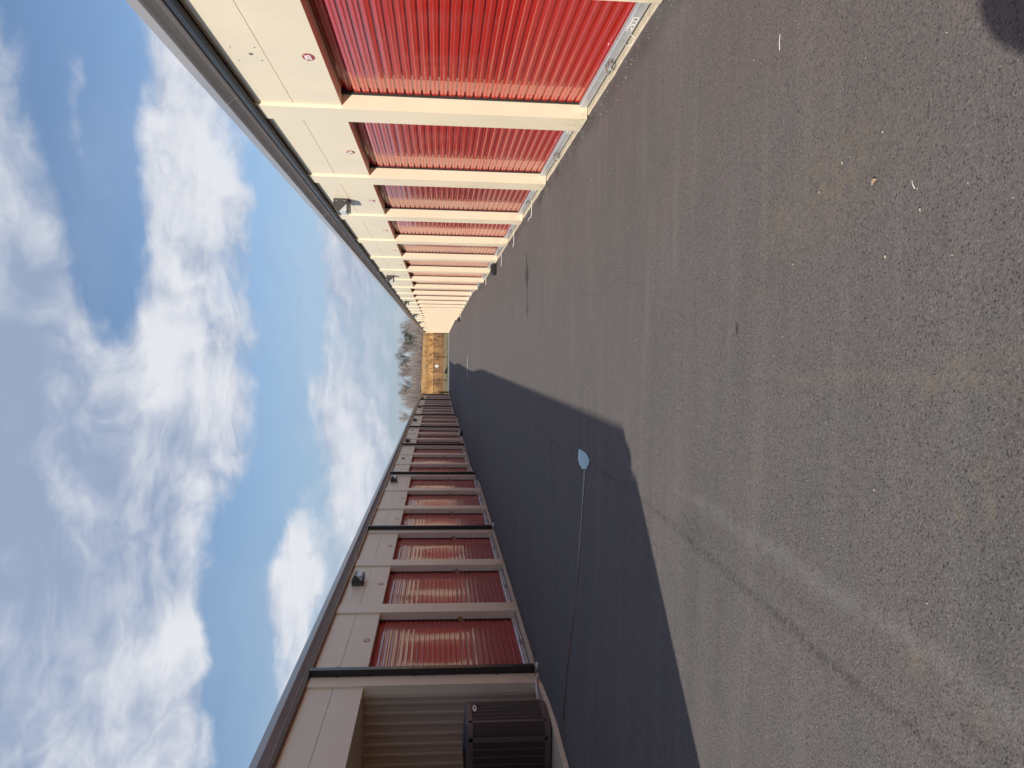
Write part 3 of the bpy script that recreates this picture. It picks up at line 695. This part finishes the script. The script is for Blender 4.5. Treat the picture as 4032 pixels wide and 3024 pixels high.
# ------------------------------------------------------------------ the far end: verge, bank, fence
GRASSM = mat('verge_soil_grass', (.30, .22, .12), .9, var=.18, vscale=.7, bump=.4, bscale=5, dirt=((.135, .135, .060, 1), .45, .46, .62))
b = MB(); b.box(-12, 14, 97.0, 97.5, -.1, .335); b.box(-12, 14, 97.5, 98.3, -.1, .30)
tag(b.obj('kerb', CONCG, recalc=False), kind='structure')
vx = np.linspace(-60, 60, 161); vy = np.linspace(98.2, 113.2, 40); VX, VY = np.meshgrid(vx, vy)
VZ = .27+.55*np.clip((VY-104)/8.5, 0, 1)**1.3+.10*(fbm2(VX, VY, .35, 21)-.5)
tag(link(bpy.data.objects.new('verge', grid_mesh('verge', VX, VY, VZ, GRASSM))), kind='structure')
# clay bank
def clay():
    m = bpy.data.materials.new('orange_clay'); m.use_nodes = True; t = m.node_tree; g = NG(t); b = t.nodes['Principled BSDF']; b.inputs['Roughness'].default_value = .95; b.inputs['Specular IOR Level'].default_value = .15
    p = g.n('ShaderNodeNewGeometry').outputs['Position']; z = g.sep(p)[2]
    nn = g.noise(g.v('MULTIPLY', p, (1, 1, 1.4)), .55, 7, .62)
    c = g.mix(g.ss(nn, .32, .7), (.30, .152, .056), (.43, .245, .098))
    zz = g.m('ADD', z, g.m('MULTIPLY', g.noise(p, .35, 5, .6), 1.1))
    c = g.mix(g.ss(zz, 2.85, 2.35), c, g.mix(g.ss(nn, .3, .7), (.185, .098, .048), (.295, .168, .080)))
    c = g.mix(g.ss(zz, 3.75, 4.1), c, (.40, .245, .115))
    cr_ = g.noise(g.v('MULTIPLY', p, (1.6, 1, .38)), 1.0, 6, .7, dist=1.2)
    c = g.mix(g.ss(cr_, .42, .37), c, (.070, .038, .022))
    g.put(b.inputs['Base Color'], c)
    bp = g.n('ShaderNodeBump'); bp.inputs['Strength'].default_value = .8; bp.inputs['Distance'].default_value = .15
    t.links.new(g.noise(p, 2.4, 7, .65), bp.inputs['Height']); t.links.new(bp.outputs[0], b.inputs['Normal']); return m
CLAY = clay()
bx = np.concatenate([np.linspace(-60, -10, 90), np.linspace(-9.9, 8, 260), np.linspace(8.3, 60, 90)]); bt = np.linspace(0, 1, 70)
BX, BT = np.meshgrid(bx, bt)
top = 3.95-.035*np.clip(BX, -20, 20)
gul = np.abs(fbm2(BX*1.0, BT*2.2+BX*.08, .55, 31, 5)-.5)*2
prof = BT
BY = 112.6+4.3*BT-.9*(1-gul)*np.sin(np.pi*np.clip(BT, 0, 1))**.7+.35*(fbm2(BX, BT*5, 1.6, 33)-.5)-1.0*np.sin(np.pi*BT)*.3
BZ = .75+(top-.75)*(.5*BT+.5*np.clip(BT*1.15, 0, 1)**.8)+.12*(fbm2(BX, BT*6, .9, 36)-.5)*(BT > .02)
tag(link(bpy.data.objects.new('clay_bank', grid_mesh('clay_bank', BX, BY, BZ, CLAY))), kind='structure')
px_ = np.linspace(-60, 60, 60); py_ = np.linspace(116.4, 260, 40); PX, PY = np.meshgrid(px_, py_)
PZ = 3.93-.035*np.clip(PX, -20, 20)+.15*(fbm2(PX, PY, .2, 41)-.5)+(PY-116)*.012
PLAT = mat('leaf_litter', (.20, .145, .085), .95, var=.25, vscale=.5)
tag(link(bpy.data.objects.new('plateau', grid_mesh('plateau', PX, PY, PZ, PLAT))), kind='structure')
# grass tufts at the foot of the bank
BLADE = mat('verge_grass', (.10, .13, .035), .8, var=.3, vscale=.6)
b = MB()
for i in range(9000):
    xx = random.uniform(-9, 6); yy = random.uniform(98.4, 103.5)
    if noise.noise(Vector((xx*.25, yy*.3, 3)))+(-xx-1.0)*.09 < random.uniform(-.35, .35): continue
    h = random.uniform(.06, .17); a = random.uniform(0, 3.14); w = .014; z0 = .25
    b.add([(xx-w*math.cos(a), yy-w*math.sin(a), z0), (xx+w*math.cos(a), yy+w*math.sin(a), z0), (xx+random.gauss(0, .04), yy+random.gauss(0, .04), z0+h)], [(0, 1, 2)])
tag(b.obj('verge_grass', BLADE, recalc=False), 'patchy short grass on the verge below the clay bank', 'grass', kind='stuff')
# fence
FY, FZ0, FZ1 = 105.0, .27, 2.12
fe = empty('chain_link_fence', (-1.5, FY, FZ0), 'black chain link fence crossing the far end of the lane', 'fence')
xs_f = [-.605-3.05*i for i in range(-4, 5)]
for xx in xs_f: MB().tube([(xx, FY, FZ0-.1), (xx, FY, FZ1-.02)], .048, 8).obj('fence_post', FENCEM, fe)
MB().tube([(xs_f[0], FY, FZ1-.02), (xs_f[-1], FY, FZ1+.0)], .036, 8).obj('top_rail', FENCEM, fe)
b = MB(); H = FZ1-FZ0-.05; x0f, x1f = xs_f[-1], xs_f[0]; st = .085; xx = x0f-H
while xx < x1f:
    for sg in (1, -1):
        xa, xb = (xx, xx+H) if sg > 0 else (xx+H, xx); a, c = max(min(xa, x1f), x0f), max(min(xb, x1f), x0f)
        if abs(a-c) < .02: continue
        za = FZ0+abs(a-xa); zc = FZ0+abs(c-xa); w = .0028
        b.add([(a, FY+.03*sg*.1, za-w), (a, FY+.03*sg*.1, za+w), (c, FY+.03*sg*.1, zc+w), (c, FY+.03*sg*.1, zc-w)], [(0, 1, 2, 3)])
    xx += st
tag(b.obj('wire_mesh', FENCEM, fe, recalc=False), kind='stuff')
sg = empty('fence_sign', (-1.83, FY-.05, 1.5), 'small white notice hung on the far fence', 'sign')
MB().box(-1.985, -1.685, FY-.062, FY-.050, 1.515, 1.955).obj('panel', WHITE, sg, recalc=False)
for a, c, z0, z1 in ((-1.93, -1.86, 1.83, 1.875), (-1.82, -1.74, 1.82, 1.87), (-1.90, -1.77, 1.63, 1.69)): MB().box(a, c, FY-.0645, FY-.0622, z0, z1).obj('mark', GREYINK, sg, recalc=False)
# olive post and dark plastic sheet on the verge
bo = empty('marker_post', (-4.29, 86.0, .30), 'olive yellow square post at the far corner of the shaded row', 'post')
MB().box(-4.375, -4.205, 85.92, 86.09, .30, 1.38).obj('shaft', OLIVE, bo, bevel=.01)
MB().box(-4.385, -4.195, 85.91, 86.10, 1.381, 1.40).obj('cap', OLIVE, bo, bevel=.006)
b = MB(); b.add([(-1.55, 103.2, .30), (-2.80, 103.0, .36), (-2.70, 103.3, .78), (-2.3, 103.6, .34), (-2.60, 102.8, .28), (-1.85, 103.0, .36)], [(0, 5, 2), (5, 4, 2), (4, 1, 2), (1, 3, 2), (3, 0, 2), (0, 3, 1), (0, 1, 4), (0, 4, 5)])
tag(b.obj('plastic_sheet', BLACKP), 'crumpled dark plastic sheet on the verge below the fence sign', 'sheet')

# ------------------------------------------------------------------ bare trees on the bank
BARK = mat('grey_bark', (.23, .185, .165), .9, var=.25, vscale=1.5); TWIG = mat('bare_twigs', (.275, .225, .205), .9, var=.2, vscale=.8)
IVY = mat('evergreen_leaf', (.060, .076, .036), .7, var=.4, vscale=2.5)
def tree_meshes(seed, h, spread):
    rnd = random.Random(seed); tr = MB(); tw = MB()
    def seg3(b, p, q, r0, r1, n=3):
        d = (q-p).normalized(); a = d.orthogonal().normalized(); c = d.cross(a)
        vs = [p+r0*(a*math.cos(6.283*i/n)+c*math.sin(6.283*i/n)) for i in range(n)]+[q+r1*(a*math.cos(6.283*i/n)+c*math.sin(6.283*i/n)) for i in range(n)]
        b.add(vs, [(i, (i+1) % n, n+(i+1) % n, n+i) for i in range(n)])
    def grow(p, d, ln, r, lev):
        k = 3 if lev < 2 else 2; q = p
        for i in range(k):
            d = (d+Vector((rnd.gauss(0, .13), rnd.gauss(0, .13), rnd.gauss(.05, .08)))).normalized(); q2 = q+d*ln/k
            seg3(tr if lev < 2 else tw, q, q2, r*(1-.25*i/k), r*(1-.25*(i+1)/k), 5 if lev < 1 else 3)
            if lev < 4 and (lev > 0 or i > 0):
                for _ in range(2 if lev < 3 else 2):
                    ax = Vector((rnd.gauss(0, 1), rnd.gauss(0, 1), rnd.gauss(0, .4))).normalized()
                    nd = (d*.75+ax*spread+Vector((0, 0, .22))).normalized(); grow(q2, nd, ln*rnd.uniform(.5, .72), max(.009, r*.52), lev+1)
            q = q2
        if lev < 4: grow(q, d, ln*.62, max(.009, r*.6), lev+1)
    grow(Vector((0, 0, -.2)), Vector((0, 0, 1)), h*.42, .085, 0)
    return tr.mesh('trunk', BARK, recalc=False), tw.mesh('crown', TWIG, recalc=False)
kinds = [tree_meshes(11, 5.2, .62), tree_meshes(23, 4.8, .75), tree_meshes(37, 5.6, .55), tree_meshes(52, 4.3, .8)]
tl = []
rt_ = random.Random(3)
spots = [(-1.2, 138, 1.0), (-2.6, 142, .98), (.2, 146, 1.0), (1.6, 136, .86), (2.6, 141, .86), (3.6, 138, .85), (4.8, 145, .9), (6.0, 141, .85), (-4.2, 137, .86), (-5.6, 141, .92), (-7.0, 139, .88), (-8.6, 143, .92), (-3.4, 150, 1.0), (1.0, 153, 1.0),
         (-11.4, 140, .72), (8, 143, .9), (10.5, 141, .9)]
desc = {0: 'tallest bare tree, above the middle of the clay bank', 1: 'bare tree just left of the tallest one on the bank', 2: 'slim bare tree set back behind the tallest one', 3: 'bare tree with evergreen growth left beside it', 4: 'bare tree between the two evergreen shrubs', 5: 'bare tree right of the evergreen shrubs', 6: 'bare tree nearest the sunlit roof end', 7: 'bare tree half hidden by the sunlit roof end',
        8: 'bare tree over the fence sign', 9: 'bare tree over the left fence post', 10: 'bare tree above the corner of the shaded roof', 11: 'bare tree rising behind the shaded roof corner', 12: 'thin bare tree far back over the fence sign', 13: 'thin bare tree far back right of the tallest one'}
for i, (xx, yy, sc) in enumerate(spots):
    z = 3.93-.035*max(-20, min(20, xx))+(yy-116)*.012; tm, cm_ = kinds[i % 4]
    lb = desc[i] if i in desc else ('small bare tree peeping over the shaded roof, alone' if xx < 0 else 'bare tree hidden behind the sunlit roof, %s past its end' % ORD[i-15])
    t = empty('bare_tree', (xx, yy, z), lb, 'tree', 'bare trees on the clay bank')
    for nm, me in (('trunk', tm), ('crown', cm_)): inst(nm, me, t, (xx, yy, z))
    t.rotation_euler = (0, 0, rt_.uniform(0, 6.28)); t.scale = (sc, sc, sc*rt_.uniform(.92, 1.06))
# brush along the top of the bank, too tangled to count
b = MB(); rb = random.Random(9)
for i in range(13000):
    xx = rb.uniform(-9, 12); yy = rb.uniform(124, 146); z = 3.9-.035*max(-20, min(20, xx))+(yy-116)*.012
    h = rb.uniform(.5, 3.3)*(.6+.6*noise.noise(Vector((xx*.3, yy*.1, 2)))+.25); a = rb.uniform(0, 3.14); w = .011
    p0 = Vector((xx, yy, z-.05)); p1 = p0+Vector((rb.gauss(0, .25), rb.gauss(0, .25), h*.55)); p2 = p1+Vector((rb.gauss(0, .3), rb.gauss(0, .3), h*.45)); dv = Vector((w*math.cos(a), w*math.sin(a), 0))
    b.add([p0-dv*1.4, p0+dv*1.4, p1+dv, p1-dv, p2], [(0, 1, 2, 3), (3, 2, 4)])
tag(b.obj('brush', TWIG, recalc=False), 'tangled grey brush along the top of the clay bank', 'brush', kind='stuff')
def evergreen(at, h, w, lb, seed):
    rnd = random.Random(seed); t = empty('evergreen_shrub', at, lb, 'shrub', 'evergreen shrubs on the clay bank')
    MB().tube([at, (at[0]+.1, at[1], at[2]+h*.8)], .05, 5, .02).obj('trunk', BARK, t, (0, 0, 0)); t.children[0].location = -Vector(at)
    b = MB()
    for c in range(16):
        cz = rnd.uniform(.25, 1)*h; cx = rnd.gauss(0, w*.5)*(1.15-cz/h*.5); cyy = rnd.gauss(0, w*.4); r_ = rnd.uniform(.18, .42)
        for i in range(90):
            p = Vector((cx, cyy, cz))+Vector((rnd.gauss(0, 1), rnd.gauss(0, 1), rnd.gauss(0, .8)))*r_*.6; u = Vector((rnd.gauss(0, 1), rnd.gauss(0, 1), rnd.gauss(0, 1))).normalized()*.05; v = u.orthogonal().normalized()*.035
            b.add([p-u, p+v, p+u, p-v], [(0, 1, 2, 3)])
    b.obj('crown', IVY, t, at, recalc=False)
evergreen((1.75, 133.5, 4.05), 3.1, .9, 'dark green evergreen shrub among the bare trees', 5)
evergreen((2.75, 134.5, 4.05), 3.0, .55, 'slimmer evergreen shrub leaning beside the larger one', 8)

# ------------------------------------------------------------------ person beside the camera (only the shadow is in the picture)
def person(px, py):
    J = dict(pel=(0, 0, .95), sp=(0, .0, 1.18), ch=(0, 0, 1.36), nk=(0, .0, 1.50), hd=(0, .015, 1.60), ht=(0, .02, 1.70))
    for sgn, n in ((-1, 'l'), (1, 'r')):
        J.update({n+'h': (sgn*.10, 0, .90), n+'k': (sgn*.11, .02, .50), n+'a': (sgn*.115, 0, .09), n+'t': (sgn*.13, .15, .035),
                  n+'s': (sgn*.19, 0, 1.42), n+'e': (sgn*.26, .02, 1.14), n+'w': (sgn*.22, .22, 1.16), n+'f': (sgn*.20, .30, 1.17)})
    rad = dict(pel=.15, sp=.13, ch=.15, nk=.058, hd=.098, ht=.075)
    for n in 'lr': rad.update({n+'h': .10, n+'k': .062, n+'a': .043, n+'t': .035, n+'s': .065, n+'e': .045, n+'w': .032, n+'f': .028})
    ks = list(J); E = [('pel', 'sp'), ('sp', 'ch'), ('ch', 'nk'), ('nk', 'hd'), ('hd', 'ht')]
    for n in 'lr': E += [('pel', n+'h'), (n+'h', n+'k'), (n+'k', n+'a'), (n+'a', n+'t'), ('ch', n+'s'), (n+'s', n+'e'), (n+'e', n+'w'), (n+'w', n+'f')]
    me = bpy.data.meshes.new('body'); me.from_pydata([J[k] for k in ks], [(ks.index(a), ks.index(c)) for a, c in E], [])
    o = bpy.data.objects.new('body', me); COL.objects.link(o); md = o.modifiers.new('skin', 'SKIN')
    for i, k in enumerate(ks): me.skin_vertices[0].data[i].radius = (rad[k], rad[k]*(.72 if k in ('pel', 'sp', 'ch') else 1)); me.skin_vertices[0].data[i].use_root = k == 'pel'
    o.modifiers.new('sub', 'SUBSURF').levels = 2
    m2_ = bpy.data.meshes.new_from_object(o.evaluated_get(bpy.context.evaluated_depsgraph_get())); bpy.data.objects.remove(o, do_unlink=True)
    m2_.materials.clear(); m = bpy.data.materials.new('clothes_and_skin'); m.use_nodes = True; g = NG(m.node_tree); z = g.sep(g.n('ShaderNodeTexCoord').outputs['Object'])
    c = g.mix(g.ss(z[2], .935, .945), (.03, .045, .09), (.05, .06, .075)); c = g.mix(g.ss(z[2], 1.475, 1.485), c, (.45, .27, .19)); c = g.mix(g.ss(z[1], .235, .245), c, (.45, .27, .19)); c = g.mix(g.ss(z[2], .10, .09), c, (.02, .02, .02))
    g.put(m.node_tree.nodes['Principled BSDF'].inputs['Base Color'], c); m2_.materials.append(m)
    m2_.polygons.foreach_set('use_smooth', [True]*len(m2_.polygons))
    t = empty('person', (px, py, zroad(0)), 'person in dark jacket and jeans whose shadow falls in the corner of the lane', 'person')
    inst('body', m2_, t, (px, py, zroad(0)))
    bm = bmesh.new(); bmesh.ops.create_uvsphere(bm, u_segments=20, v_segments=12, radius=1)
    for v in bm.verts: v.co = Vector((v.co.x*.108, -.012+v.co.y*.118, 1.655+v.co.z*.105)) if v.co.z > -.2 or v.co.y < 0 else Vector((v.co.x*.09, v.co.y*.06, 1.64+v.co.z*.08))
    hm = bpy.data.meshes.new('hair'); bm.to_mesh(hm); bm.free(); hm.materials.append(mat('dark_hair', (.03, .02, .015), .6)); inst('hair', hm, t, (px, py, zroad(0)))
person(-.985, -.25)
